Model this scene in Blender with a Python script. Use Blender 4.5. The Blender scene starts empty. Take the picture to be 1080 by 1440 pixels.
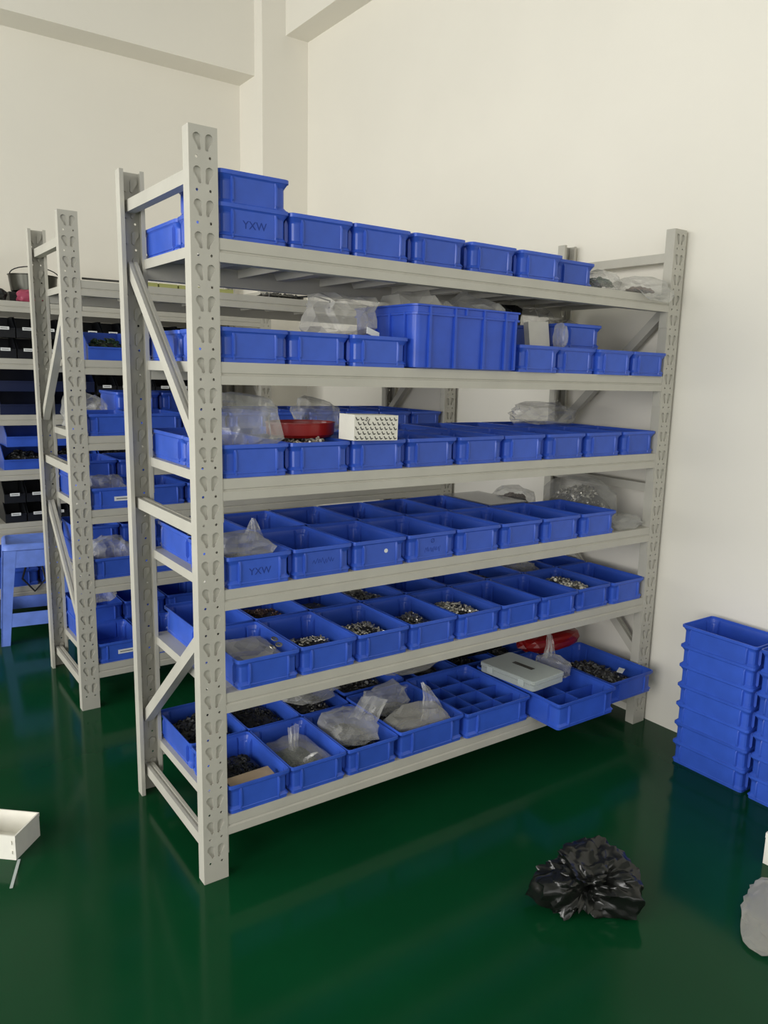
import bpy, bmesh, math, random
from mathutils import Vector, Matrix, noise
random.seed(7)
S = bpy.context.scene
COL = S.collection
PI = math.pi

# ------------------------------------------------------------------ camera
CAM = Vector((-0.7182, -1.8992, 1.4375))
YAW, PIT, ROL, FPX = 0.6347, 0.1834, 0.0292, 1090.0
fw = Vector((math.sin(YAW)*math.cos(PIT), math.cos(YAW)*math.cos(PIT), -math.sin(PIT)))
rt = Vector((math.cos(YAW), -math.sin(YAW), 0)); up = rt.cross(fw)
r2 = rt*math.cos(ROL) + up*math.sin(ROL); u2 = up*math.cos(ROL) - rt*math.sin(ROL)
cd = bpy.data.cameras.new('camera'); cam = bpy.data.objects.new('camera', cd); COL.objects.link(cam)
M = Matrix.Identity(4)
for i in range(3):
    M[i][0], M[i][1], M[i][2], M[i][3] = r2[i], u2[i], -fw[i], CAM[i]
cam.matrix_world = M
cd.sensor_fit = 'VERTICAL'; cd.sensor_height = 36; cd.lens = FPX/1440*36
cd.shift_x = -36.3/1440; cd.shift_y = 6.0/1440; cd.clip_start = 0.02
S.camera = cam

# ------------------------------------------------------------------ light
wd = bpy.data.worlds.new('overcast_sky'); S.world = wd; wd.use_nodes = True
bg = wd.node_tree.nodes['Background']; bg.inputs[0].default_value = (0.93, 0.97, 1.0, 1); bg.inputs[1].default_value = 0.4

def daylight(name, loc, rot, sx, sy, power, col=(1, .985, .95)):
    l = bpy.data.lights.new(name, 'AREA'); l.shape = 'RECTANGLE'; l.size = sx; l.size_y = sy
    l.energy = power; l.color = col
    o = bpy.data.objects.new(name, l); COL.objects.link(o); o.location = loc; o.rotation_euler = rot
    return o
# daylight through the windows of the side wall and of the wall behind the camera
daylight('window_daylight', (-4.95, -2.6, 1.95), (0, -PI/2, 0), 3.1, 2.8, 225)
daylight('window_daylight', (-4.95, 1.2, 1.95), (0, -PI/2, 0), 3.1, 2.8, 185)
daylight('window_daylight', (-1.6, -5.45, 2.25), (PI/2, 0, 0), 5.0, 2.5, 62)

vs = S.view_settings
vs.view_transform = 'Standard'; vs.look = 'None'; vs.gamma = 1; vs.exposure = -0.08
vs.use_curve_mapping = False

# ------------------------------------------------------------------ materials
def mat(name, col, rough=.5, metal=0, spec=.5, nscale=0, namt=.0, bump=0, bscale=60, vary=0):
    m = bpy.data.materials.new(name); m.use_nodes = True
    nt = m.node_tree; b = nt.nodes['Principled BSDF']
    b.inputs['Base Color'].default_value = (*col, 1); b.inputs['Roughness'].default_value = rough
    b.inputs['Metallic'].default_value = metal; b.inputs['Specular IOR Level'].default_value = spec
    src = None
    if nscale:
        tc = nt.nodes.new('ShaderNodeTexCoord'); n = nt.nodes.new('ShaderNodeTexNoise')
        n.inputs['Scale'].default_value = nscale; n.inputs['Detail'].default_value = 6
        nt.links.new(tc.outputs['Object'], n.inputs['Vector'])
        r = nt.nodes.new('ShaderNodeMapRange'); r.inputs[1].default_value = .3; r.inputs[2].default_value = .7
        r.inputs[3].default_value = 1-namt; r.inputs[4].default_value = 1+namt
        nt.links.new(n.outputs['Fac'], r.inputs[0]); src = r.outputs[0]
    if vary:
        oi = nt.nodes.new('ShaderNodeObjectInfo'); r = nt.nodes.new('ShaderNodeMapRange')
        r.inputs[3].default_value = 1-vary; r.inputs[4].default_value = 1+vary
        nt.links.new(oi.outputs['Random'], r.inputs[0])
        if src:
            mu = nt.nodes.new('ShaderNodeMath'); mu.operation = 'MULTIPLY'
            nt.links.new(src, mu.inputs[0]); nt.links.new(r.outputs[0], mu.inputs[1]); src = mu.outputs[0]
        else: src = r.outputs[0]
    if src:
        v = nt.nodes.new('ShaderNodeVectorMath'); v.operation = 'SCALE'; v.inputs[0].default_value = col
        nt.links.new(src, v.inputs['Scale']); nt.links.new(v.outputs[0], b.inputs['Base Color'])
    if bump:
        tc = nt.nodes.new('ShaderNodeTexCoord'); n = nt.nodes.new('ShaderNodeTexNoise')
        n.inputs['Scale'].default_value = bscale; nt.links.new(tc.outputs['Object'], n.inputs['Vector'])
        bp = nt.nodes.new('ShaderNodeBump'); bp.inputs['Strength'].default_value = bump; bp.inputs['Distance'].default_value = .01
        nt.links.new(n.outputs['Fac'], bp.inputs['Height']); nt.links.new(bp.outputs[0], b.inputs['Normal'])
    return m

def film(name, col, alpha, rough=.22, spec=.6):
    m = bpy.data.materials.new(name); m.use_nodes = True; nt = m.node_tree
    b = nt.nodes['Principled BSDF']; out = nt.nodes['Material Output']
    b.inputs['Base Color'].default_value = (*col, 1); b.inputs['Roughness'].default_value = rough
    b.inputs['Specular IOR Level'].default_value = spec
    t = nt.nodes.new('ShaderNodeBsdfTransparent'); mx = nt.nodes.new('ShaderNodeMixShader')
    lw = nt.nodes.new('ShaderNodeLayerWeight'); lw.inputs[0].default_value = .45
    mr = nt.nodes.new('ShaderNodeMapRange'); mr.inputs[3].default_value = alpha*.55; mr.inputs[4].default_value = min(.95, alpha*1.6+.1)
    nt.links.new(lw.outputs['Facing'], mr.inputs[0]); nt.links.new(mr.outputs[0], mx.inputs[0])
    nt.links.new(t.outputs[0], mx.inputs[1]); nt.links.new(b.outputs[0], mx.inputs[2]); nt.links.new(mx.outputs[0], out.inputs[0])
    return m

MT = dict(
    wall=mat('white_wall_paint', (.80, .77, .69), .8, spec=.25, nscale=1.3, namt=.02, bump=.05, bscale=25),
    hall=mat('wall_greyed_for_fill', (.46, .47, .44), .85, spec=.2),  # unseen walls, greyed to cut the light they bounce back
    ceil=mat('ceiling_greyed_for_fill', (.42, .42, .40), .9, spec=.2),  # unseen ceiling, darkened to weaken the bounced fill
    floor=mat('green_epoxy_floor', (.003, .048, .016), .13, spec=.15, nscale=1.1, namt=.16, bump=.012, bscale=9),
    grey=mat('grey_powder_coat', (.475, .46, .405), .42, spec=.45, nscale=9, namt=.05, bump=.02, bscale=180),
    blue=mat('blue_bin_plastic', (.034, .098, .52), .33, spec=.45, nscale=14, namt=.10, vary=.10),
    blue2=mat('blue_crate_plastic', (.026, .085, .52), .36, spec=.45, nscale=14, namt=.10),
    navy=mat('dark_blue_plastic', (.006, .012, .05), .4, spec=.4),
    black=mat('black_plastic', (.008, .009, .012), .4, spec=.4),
    sky=mat('pale_blue_stool_plastic', (.14, .24, .72), .42, spec=.4, nscale=20, namt=.12),
    steel=mat('zinc_steel', (.50, .48, .42), .32, metal=.75, nscale=30, namt=.5),
    dsteel=mat('dark_steel', (.10, .10, .095), .4, metal=.7, nscale=40, namt=.4),
    brown=mat('coppery_steel', (.17, .11, .085), .42, metal=.6, nscale=40, namt=.35),
    under=mat('shaded_gap_metal', (.05, .048, .042), .5, metal=.5, nscale=60, namt=.4),  # shade between the loose pieces is put into this dark mound colour
    white=mat('white_card', (.78, .76, .68), .7, spec=.2, nscale=30, namt=.03),
    brownc=mat('kraft_card', (.42, .32, .22), .8, spec=.2, nscale=30, namt=.08),
    label=mat('paper_label', (.72, .74, .74), .7, spec=.2),
    ink=mat('marker_ink', (.018, .048, .27), .6, spec=.2),
    print=mat('black_print', (.02, .02, .02), .6),
    red=mat('red_film', (.26, .008, .008), .28, spec=.55, nscale=8, namt=.2),
    pink=mat('pink_film', (.36, .06, .11), .35),
    yellow=mat('yellow_card', (.40, .41, .14), .6),
    green=mat('dark_green_parts', (.02, .05, .02), .45),
    pot=mat('dark_steel_pot', (.05, .05, .042), .3, metal=.9),
    blackbag=mat('black_bag_film', (.006, .007, .006), .24, spec=.5),
    dark=mat('dark_rubber_parts', (.010, .011, .012), .5, nscale=60, namt=.5),
    clear=film('clear_bag_film', (.62, .62, .59), .30, .12, 1.0),
    cloudy=film('cloudy_bag_film', (.56, .55, .50), .42, .2, .8),
    flapfilm=film('highlight_bag_film', (.80, .80, .77), .36, .15, 1.0),  # highlights on the flaps are put into a paler base colour
    milky=film('milky_lid_plastic', (.62, .68, .66), .72, .3, .5),
    smoke=film('smoky_lid_plastic', (.25, .25, .27), .55, .12, .8),
)

# ------------------------------------------------------------------ mesh helpers
class MB:
    def __init__(s): s.v = []; s.f = []
    def add(s, v, f, T=None):
        n = len(s.v)
        s.v += [tuple(T @ Vector(p)) if T else tuple(p) for p in v]; s.f += [tuple(i+n for i in q) for q in f]
        return s
    def box(s, a, b, T=None):
        x0, y0, z0 = a; x1, y1, z1 = b
        return s.add([(x0,y0,z0),(x1,y0,z0),(x1,y1,z0),(x0,y1,z0),(x0,y0,z1),(x1,y0,z1),(x1,y1,z1),(x0,y1,z1)],
                     [(0,3,2,1),(4,5,6,7),(0,1,5,4),(1,2,6,5),(2,3,7,6),(3,0,4,7)], T)
    def loft(s, loops, cap0=True, cap1=True, T=None):
        n = len(loops[0]); v = [p for l in loops for p in l]; f = []
        for k in range(len(loops)-1):
            for i in range(n):
                j = (i+1) % n; f.append((k*n+i, k*n+j, (k+1)*n+j, (k+1)*n+i))
        if cap0: f.append(tuple(range(n))[::-1])
        if cap1: f.append(tuple(range((len(loops)-1)*n, len(loops)*n)))
        return s.add(v, f, T)
    def cyl(s, a, b, r, n=8, r1=None):
        a, b = Vector(a), Vector(b); d = (b-a).normalized()
        e = d.orthogonal().normalized(); g = d.cross(e); r1 = r if r1 is None else r1
        A = [a+(e*math.cos(t)+g*math.sin(t))*r for t in [2*PI*i/n for i in range(n)]]
        B = [b+(e*math.cos(t)+g*math.sin(t))*r1 for t in [2*PI*i/n for i in range(n)]]
        return s.loft([A, B])
    def tube(s, pts, r, n=6):
        pts = [Vector(p) for p in pts]; loops = []; e = None
        for i, p in enumerate(pts):
            d = (pts[min(i+1, len(pts)-1)]-pts[max(i-1, 0)]).normalized()
            e = d.orthogonal().normalized() if e is None else (e-d*e.dot(d)).normalized(); g = d.cross(e)
            loops.append([p+(e*math.cos(2*PI*k/n)+g*math.sin(2*PI*k/n))*r for k in range(n)])
        return s.loft(loops)
    def mesh(s, name, smooth=30):
        m = bpy.data.meshes.new(name); m.from_pydata([tuple(p) for p in s.v], [], s.f); m.update()
        if smooth:
            m.polygons.foreach_set('use_smooth', [True]*len(m.polygons)); m.set_sharp_from_angle(angle=math.radians(smooth))
        return m

def prism(n, r, z0, z1):
    v = [(r*math.cos(2*PI*i/n), r*math.sin(2*PI*i/n), z) for z in (z0, z1) for i in range(n)]
    return v, [(i, (i+1) % n, (i+1) % n+n, i+n) for i in range(n)]+[tuple(range(n))[::-1], tuple(range(n, 2*n))]
def obj(name, mesh, material=None, parent=None, loc=(0,0,0), rot=(0,0,0), label=None, cat=None, group=None, kind=None):
    if isinstance(mesh, MB): mesh = mesh.mesh(name)
    o = bpy.data.objects.new(name, mesh); COL.objects.link(o)
    if material and not mesh.materials: mesh.materials.append(MT[material] if isinstance(material, str) else material)
    o.parent = parent; o.location = loc; o.rotation_euler = rot
    for k, v in (('label', label), ('category', cat), ('group', group), ('kind', kind)):
        if v: o[k] = v
    return o
def empty(name, loc, rz=0, label=None, cat=None, group=None):
    o = bpy.data.objects.new(name, None); COL.objects.link(o); o.location = loc; o.rotation_euler = (0, 0, rz); o.empty_display_size = .05
    for k, v in (('label', label), ('category', cat), ('group', group)):
        if v: o[k] = v
    return o
_txt = {}
def text_mesh(t, size):
    if (t, size) not in _txt:
        c = bpy.data.curves.new('lettering', 'FONT'); c.body = t; c.size = size; c.align_x = 'CENTER'; c.align_y = 'CENTER'; c.extrude = .0002
        o = bpy.data.objects.new('lettering', c); COL.objects.link(o)
        bpy.context.view_layer.update()
        _txt[t, size] = bpy.data.meshes.new_from_object(o.evaluated_get(bpy.context.evaluated_depsgraph_get()))
        bpy.data.objects.remove(o)
    return _txt[t, size]

# ------------------------------------------------------------------ the room
XW, YB, XL, YF, ZC = 1.976, 3.39, -5.0, -5.5, 4.3
def struct(name, mb, m, label, cat): return obj(name, mb, m, label=label, cat=cat, kind='structure')
struct('floor', MB().box((XL-.2, YF-.2, -.1), (XW+.2, YB+.2, 0)), 'floor', 'glossy dark green epoxy floor', 'floor')
struct('ceiling', MB().box((XL-.2, YF-.2, ZC), (XW+.2, YB+.2, ZC+.1)), 'ceil', 'plain grey ceiling above the storeroom', 'ceiling')
struct('wall_right', MB().box((XW, YF-.2, 0), (XW+.2, YB+.2, ZC)), 'wall', 'off-white painted side wall at the rack ends', 'wall')
struct('wall_back', MB().box((XL-.2, YB, 0), (XW, YB+.2, ZC)), 'wall', 'off-white painted back wall behind the racks', 'wall')
def holed(name, lo, hi, holes, axis, label):
    # wall slab with rectangular openings; axis 0: wall normal is x, runs along y
    mb = MB(); a = 1-axis; c = lo[a]
    def bx(p0, p1, z0, z1):
        A, B = list(lo), list(hi); A[a], B[a] = p0, p1; A[2], B[2] = z0, z1; mb.box(A, B)
    for h0, h1, z0, z1 in holes:
        bx(c, h0, lo[2], hi[2]); bx(h0, h1, lo[2], z0); bx(h0, h1, z1, hi[2]); c = h1
    bx(c, hi[a], lo[2], hi[2]); struct(name, mb, 'hall', label, 'wall')
holed('wall_left', (XL-.2, YF, 0), (XL, YB, ZC), [(-4., -1.2, .4, 3.5), (-.2, 2.6, .4, 3.5)], 0, 'grey wall with two large windows opposite the rack ends')
holed('wall_front', (XL-.2, YF-.2, 0), (XW, YF, ZC), [(-4.1, .9, 1., 3.5)], 1, 'grey wall with one wide window facing the racks')
def window(name, o, du, w, z0, z1, label):
    e = empty(name, o, 0, label, 'window'); e['kind'] = 'structure'
    def bar(a, b):
        mb = MB(); d = Vector(du); n = Vector((-d.y, d.x, 0))*.03
        pa, pb = d*a[0], d*b[0]; p = [pa-n, pb-n, pb+n, pa+n]
        mb.loft([[q+Vector((0,0,a[1])) for q in p], [q+Vector((0,0,b[1])) for q in p]]); return mb
    h = z1-z0
    for u in (0, w/3, 2*w/3, w-.05): obj('mullion', bar((u, 0), (u+.05, h)), 'white', e)
    for z in (0, h*.6, h-.05): obj('window_frame', bar((.05, z), (w-.05, z+.05)), 'white', e)
window('window_1', (XL-.1, -4., .4), (0, 1, 0), 2.8, .4, 3.5, 'tall three-bay window nearer the wall with the wide window')
window('window_2', (XL-.1, -.2, .4), (0, 1, 0), 2.8, .4, 3.5, 'tall three-bay window nearer the back wall')
window('window_3', (-4.1, YF-.1, 1.), (1, 0, 0), 5., 1., 3.5, 'wide three-bay window in the wall facing the racks')
struct('trim_1', MB().box((1.646, 3.04, 0), (XW, YB, ZC)), 'wall', 'square painted column in the corner of the two walls', 'column')
struct('trim_2', MB().box((XL, 3.154, 3.303), (1.646, YB, ZC)), 'wall', 'painted concrete beam along the back wall', 'beam')
struct('trim_3', MB().box((1.813, YF, 3.55), (XW, 3.04, ZC)), 'wall', 'painted concrete beam along the side wall', 'beam')

# ------------------------------------------------------------------ racks
L, D, W, H = 1.956, .597, .072, 2.0
SH = [1.75, 1.45, 1.15, .85, .556, .188]
BH = .057
def upright_mesh():
    mb = MB(); pit, z0, n = .0748, .047, 26; th = .003
    cell_holes = []
    circ = lambda cx, cz, r, k=8: [(cx+r*math.cos(2*PI*i/k), cz+r*math.sin(2*PI*i/k)) for i in range(k)]
    cell_holes += [circ(.019, .012, .0036), circ(.053, .012, .0036)]
    def key(cx, s):
        top = [(cx+.0105*math.cos(t), .0555+.0105*math.sin(t)) for t in [PI*(-.12+1.24*i/7) for i in range(8)]]
        b = cx-s*.006
        return top+[(b-.0045, .034), (b-.0045, .029), (b, .0265), (b+.0045, .029), (b+.0045, .034)]
    keys = [key(.0205, -1), key(.0515, 1)]
    cell_holes += keys
    bm = bmesh.new(); loops = [[(0,0),(W,0),(W,pit),(0,pit)]]+cell_holes; es = []
    for lp in loops:
        vs_ = [bm.verts.new((x, 0, z)) for x, z in lp]
        es += [bm.edges.new((vs_[i], vs_[(i+1) % len(vs_)])) for i in range(len(vs_))]
    bmesh.ops.triangle_fill(bm, use_beauty=True, use_dissolve=False, edges=es)
    bm.verts.index_update()
    cv = [v.co.copy() for v in bm.verts]; cf = []
    for f in bm.faces:
        idx = [v.index for v in f.verts]
        cf.append(idx if f.normal.y < 0 else idx[::-1])
    bm.free()
    for k in range(n):
        z = z0+k*pit
        mb.add([(p.x, 0, p.z+z) for p in cv], cf)
        for lp in cell_holes:
            m_ = len(lp); mb.add([(x, 0, c+z) for x, c in lp]+[(x, .006 if lp in keys else th, c+z) for x, c in lp],
                                 [(i, i+m_, (i+1) % m_+m_, (i+1) % m_) for i in range(m_)])
        for lp in keys:
            mb.add([(x, .006, c+z) for x, c in lp], [tuple(range(len(lp)))])
    mb.add([(0,0,0),(W,0,0),(W,0,z0),(0,0,z0)], [(0,1,2,3)]); zt = z0+n*pit
    mb.add([(0,0,zt),(W,0,zt),(W,0,H),(0,0,H)], [(0,1,2,3)])
    t = .0025; d = .04
    mb.box((0, .0001, 0), (t, d, H)); mb.box((W-t, .0001, 0), (W, d, H))
    mb.box((t, d-t, 0), (.012, d, H)); mb.box((W-.012, d-t, 0), (W-t, d, H))
    mb.box((t, .0062, 0), (.0065, .008, H)); mb.box((W-.0065, .0062, 0), (W-t, .008, H))
    return mb.mesh('upright', 25)
UP = upright_mesh()
def beam_mesh():
    x0, x1 = W+.0005, L-W-.0005
    pr = [(.002,0),(.002,-.027),(.005,-.0295),(.005,-.0315),(.0,-.0345),(.0,-BH),(.038,-BH),(.038,0)]
    return MB().loft([[(x1, y, z) for y, z in pr], [(x0, y, z) for y, z in pr]]).mesh('beam', 20)
BEAM = beam_mesh()
PLATE = MB().box((0, .003, -.115), (.003, .036, -.001)).mesh('end_plate')
def panel_mesh(w, d):
    mb = MB(); mb.box((0, 0, -.002), (w, d, 0)); mb.box((0, 0, -.028), (.002, d, -.002)); mb.box((w-.002, 0, -.028), (w, d, -.002))
    for c in (w/2,):
        pr = [(c-.03, -.0021), (c-.018, -.024), (c+.018, -.024), (c+.03, -.0021)]
        mb.loft([[(x, .004, z) for x, z in pr], [(x, d-.004, z) for x, z in pr]])
    return mb.mesh('shelf_panel', 20)
NP = 6; PX0, PX1 = .066, L-.066; PWD = (PX1-PX0)/NP
PANEL = panel_mesh(PWD-.001, D-.08)
def brace_mesh(p, q):       # p,q=(y,z); C channel
    p = Vector((0, *p)); q = Vector((0, *q)); d = (q-p).normalized(); n = Vector((0, -d.z, d.y))
    if n.z < 0: n = -n
    h = .017; pr = [(-.014,-h),(-.014,h),(-.004,h),(-.004,h-.003),(.004,h-.003),(.004,h),(.014,h),(.014,-h)]
    A = [p+Vector((x, 0, 0))+n*z for x, z in pr]; B = [q+Vector((x, 0, 0))+n*z for x, z in pr]
    return MB().loft([A, B]).mesh('brace', 20)
BR = {}
def brace(parent, name, x, a, b):
    k = (a, b)
    if k not in BR: BR[k] = brace_mesh(a, b)
    obj(name, BR[k], 'grey', parent, (x, 0, 0))
BOLT = MB().cyl((0, 0, 0), (-.004, 0, 0), .006, 6).mesh('bolt')
def make_rack(x0, y0, flips, label):
    R = empty('storage_rack', (x0, y0, 0), 0, label, 'rack', 'grey slotted steel storage racks')
    for x in (0, L-W):
        obj('upright', UP, 'grey', R, (x, 0, 0)); obj('upright', UP, 'grey', R, (x+W, D, 0), (0, 0, PI))
    for x, fl in ((W/2, flips[0]), (L-W/2, flips[1])):
        a, b = .012, D-.012
        for z in (1.90, 1.005, .085): brace(R, 'horizontal_brace', x, (a, z), (b, z))
        if fl: ds = [((a, 1.73), (b, 1.19)), ((b, .80), (a, .28))]
        else: ds = [((b, 1.73), (a, 1.19)), ((a, .75), (b, .27))]
        for p, q in ds: brace(R, 'diagonal_brace', x, p, q)
    for z in SH:
        for y, r in ((0, 0), (D, PI)):
            b = obj('beam', BEAM, 'grey', R, (0 if not r else L, y, z), (0, 0, r))
            for x in (W+.0004, L-W-.0034): obj('end_plate', PLATE, 'grey', b, (x, 0, 0))
        for i in range(NP): obj('shelf_panel', PANEL, 'grey', R, (PX0+i*PWD, .04, z))
    return R
make_rack(0, 0, (False, True), 'grey slotted steel rack standing between bin stack and middle rack')
Y2 = 1.352
make_rack(0, Y2, (True, True), 'grey slotted steel rack standing between two other racks')
X3, Y3 = -.385, 2.775
make_rack(X3, Y3, (True, False), 'grey slotted steel rack against the back wall')

# ------------------------------------------------------------------ bins
def loop2(hw, hd, ic, ip, z, r=.012, c=.034):
    P = []
    dirs = [((1,0),(0,1)), ((0,1),(-1,0)), ((-1,0),(0,-1)), ((0,-1),(1,0))]   # (outward normal, run direction)
    for k, (nr, rn) in enumerate(dirs):
        hn = hw if nr[0] else hd; hr = hd if nr[0] else hw
        pt = lambda s, ins: (nr[0]*(hn-ins)+rn[0]*s, nr[1]*(hn-ins)+rn[1]*s, z)
        rg = max(0, ip-.004) if ic > ip+.001 else ip
        for sg in (-1, 1):
            q = [pt(sg*(hr-c), ic), pt(sg*(hr-c-.002), rg), pt(sg*(hr-c-.006), rg), pt(sg*(hr-c-.008), ip)]
            P += q if sg < 0 else q[::-1]
        nx = dirs[(k+1) % 4][0]
        cx = nr[0]*(hn-ic-r)+rn[0]*(hr-ic-r); cy = nr[1]*(hn-ic-r)+rn[1]*(hr-ic-r)
        a0 = math.atan2(nr[1], nr[0])
        for i in range(4):
            t = a0+i*PI/6; P.append((cx+r*math.cos(t), cy+r*math.sin(t), z))
    return P
def bin_meshes(w, d, h, c=.034, wall=.004):
    a, b = w/2, d/2; q = lambda ic, ip, z: loop2(a, b, ic, ip, z, c=c)
    zr = h-.010
    mb = MB().loft([q(.006,.006,0), q(.006,.006,.0108), q(.003,.003,.0114), q(.0045,.0045,.0135), q(.0095,.0045,.020),
                    q(.0095,.0045,h-.024), q(.0040,.0045,h-.014), q(.0015,.0015,zr), q(wall,wall,zr), q(wall+.0005,wall+.0005,h-.0125), q(wall+.0075,wall+.0025,h-.03), q(wall+.0075,wall+.003,.006)])
    rim = MB().loft([q(.0015,.0015,zr), q(0,0,zr), q(0,0,h-.001), q(.0008,.0008,h), q(wall-.0008,wall-.0008,h), q(wall,wall,h-.001), q(wall,wall,zr), q(.0015,.0015,zr)], False, False)
    return mb.mesh('bin', 28), rim.mesh('rim', 28)
BW, BD, BHT = .195, .298, .088
BINS = {'small': (*bin_meshes(BW, BD, BHT), BW, BD, BHT),
        'mid': (*bin_meshes(.274, .345, .095, .05), .274, .345, .095),
        'wide': (*bin_meshes(.308, .372, .093, .05), .308, .372, .093),
        'long': (*bin_meshes(.312, .455, .10, .055), .312, .455, .10),
        'last': (*bin_meshes(.264, .40, .088, .05), .264, .40, .088)}
TAGM = MB().box((-.036, -.0012, -.009), (.036, 0, .009)).mesh('label_card')
TAGI = MB().box((-.028, -.0016, -.0015), (.024, -.0011, .0015)).mesh('printed_line')
LIDH = .004
def add_bin(kind, x, y, z, label, group=None, rz=0, mark=None, tag=False, m='blue', cat='bin'):
    """x, y: front-left corner of the bin"""
    body, rim, w, d, h = BINS[kind]
    o = obj('storage_bin', body, m, None, (x+w/2, y+d/2, z), (0, 0, rz), label, cat, group)
    obj('rim', rim, m, o)
    if mark:
        for t, dx, dz, s in mark:
            obj('handwritten_mark', text_mesh(t, s), 'ink', o, (dx, -d/2+.0042, dz), (PI/2, 0, 0))
    if tag:
        t = obj('label_card', TAGM, 'label', o, (tag, -d/2+.0045, .04)); obj('printed_line', TAGI, 'print', t)
    return o
ORD = ['first', 'second', 'third', 'fourth', 'fifth', 'sixth', 'seventh', 'eighth', 'ninth', 'tenth', 'eleventh']
SN = ['top shelf', 'second shelf', 'third shelf', 'fourth shelf', 'fifth shelf', 'bottom shelf']

# loose contents -------------------------------------------------------------
def bolt_mesh(mb, ln, r, T):
    mb.add(*prism(6, r*1.9, 0, r*1.4), T=T); mb.add(*prism(6, r, r*1.4, ln), T=T)
def ring(n, r0, r1, h):
    v = [(r*math.cos(2*PI*i/n), r*math.sin(2*PI*i/n), z) for r, z in ((r1,0),(r1,h),(r0,h),(r0,0)) for i in range(n)]
    return v, [(k*n+i, k*n+(i+1) % n, ((k+1) % 4)*n+(i+1) % n, ((k+1) % 4)*n+i) for k in range(4) for i in range(n)]
def heap_mesh(sx, sy, hh, kind, n, size, seed, m):
    n = int(n*2.2); size *= .8
    rn = random.Random(seed); mb = MB()
    for i in range(n):
        x, y = rn.uniform(-1, 1), rn.uniform(-1, 1)
        hz = hh*(1-.45*x**4)*(1-.45*y**4)*(.85+.3*noise.noise((x*2, y*2, seed)))
        z = max(size*.2, hz*rn.uniform(.78, 1.0))
        x *= 1-1.15*size/sx; y *= 1-1.15*size/sy
        T = Matrix.Translation((x*sx/2, y*sy/2, z)) @ Matrix.Rotation(rn.uniform(0, 6.28), 4, 'Z') @ Matrix.Rotation(rn.uniform(1.1, 2.0), 4, 'X') @ Matrix.Translation((0, 0, -size*.5))
        if kind == 'bolt': bolt_mesh(mb, size*rn.uniform(.8, 1.1), size*.12, T)
        else:
            T2 = Matrix.Translation((x*sx/2, y*sy/2, z)) @ Matrix.Rotation(rn.uniform(0, 6.28), 4, 'Z') @ Matrix.Rotation(rn.uniform(-.9, .9), 4, 'X')
            mb.add(*ring(6, size*.28, size*.5, size*.35), T=T2)
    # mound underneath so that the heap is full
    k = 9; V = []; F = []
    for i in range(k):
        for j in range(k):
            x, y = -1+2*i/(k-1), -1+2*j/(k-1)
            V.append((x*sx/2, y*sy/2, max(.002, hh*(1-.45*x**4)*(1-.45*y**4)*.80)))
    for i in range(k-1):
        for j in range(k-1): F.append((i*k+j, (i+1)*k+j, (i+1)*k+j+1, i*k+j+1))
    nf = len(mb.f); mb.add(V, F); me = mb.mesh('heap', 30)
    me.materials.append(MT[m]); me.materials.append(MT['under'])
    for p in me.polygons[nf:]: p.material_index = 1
    return me
_h = {}
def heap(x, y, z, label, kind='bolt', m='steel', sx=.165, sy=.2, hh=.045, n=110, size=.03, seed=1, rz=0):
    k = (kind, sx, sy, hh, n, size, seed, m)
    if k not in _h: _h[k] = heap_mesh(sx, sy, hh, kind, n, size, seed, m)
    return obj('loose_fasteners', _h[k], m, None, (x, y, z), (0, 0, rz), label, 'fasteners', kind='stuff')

def crumple(w, d, h, seed, amp=.3, peaks=(), sub=3, sq=.75, facet=True, clip=None, box=None, droop=None):
    bm = bmesh.new(); bmesh.ops.create_icosphere(bm, subdivisions=sub, radius=1)
    rn = random.Random(seed); off = Vector((rn.uniform(-50, 50), rn.uniform(-50, 50), rn.uniform(-50, 50)))
    pk = [(Vector(p).normalized(), l, s) for p, l, s in peaks]
    for v in bm.verts:
        n = v.co.normalized(); p = Vector([math.copysign(abs(c)**sq, c) for c in n])
        a = 1-abs(noise.noise(n*1.5+off))*2.4; b = 1-abs(noise.noise(n*3.3+off*2))*2.4; c = noise.noise(n*9+off)
        s = 1+amp*(.60*a+.50*b+.35*c-.45)+rn.uniform(-.05, .05)*amp
        for q, l, sh in pk:
            t = max(0, n.dot(q)); s += l*t**sh
        v.co = Vector((p.x*s*w/2, p.y*s*d/2, p.z*s*h/2+h*.42))
        if v.co.z < 0: v.co.z = .002*abs(c)
        if clip and v.co.z < clip[2]:
            v.co.x = max(-clip[0], min(clip[0], v.co.x)); v.co.y = max(-clip[1], min(clip[1], v.co.y))
    if box or droop:
        zb = min(v.co.z for v in bm.verts)
        for v in bm.verts:
            v.co.z -= zb
            if box:
                for i in (0, 1): v.co[i] = max(-box[i], min(box[i], v.co[i]))
                v.co.z = min(box[2]-.004*abs(noise.noise(v.co*40)), v.co.z)
            if droop is not None and v.co.y < droop: v.co.z -= min(.03, (droop-v.co.y)*1.1)
    me = bpy.data.meshes.new('bag'); bm.to_mesh(me); bm.free()
    if sub > 3:
        me.polygons.foreach_set('use_smooth', [True]*len(me.polygons)); me.set_sharp_from_angle(angle=math.radians(22 if facet else 60))
    else: me.polygons.foreach_set('use_smooth', [False]*len(me.polygons))
    zm = 0 if droop is not None else min(v.co.z for v in me.vertices)
    for v in me.vertices: v.co.z -= zm
    return me
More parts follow.
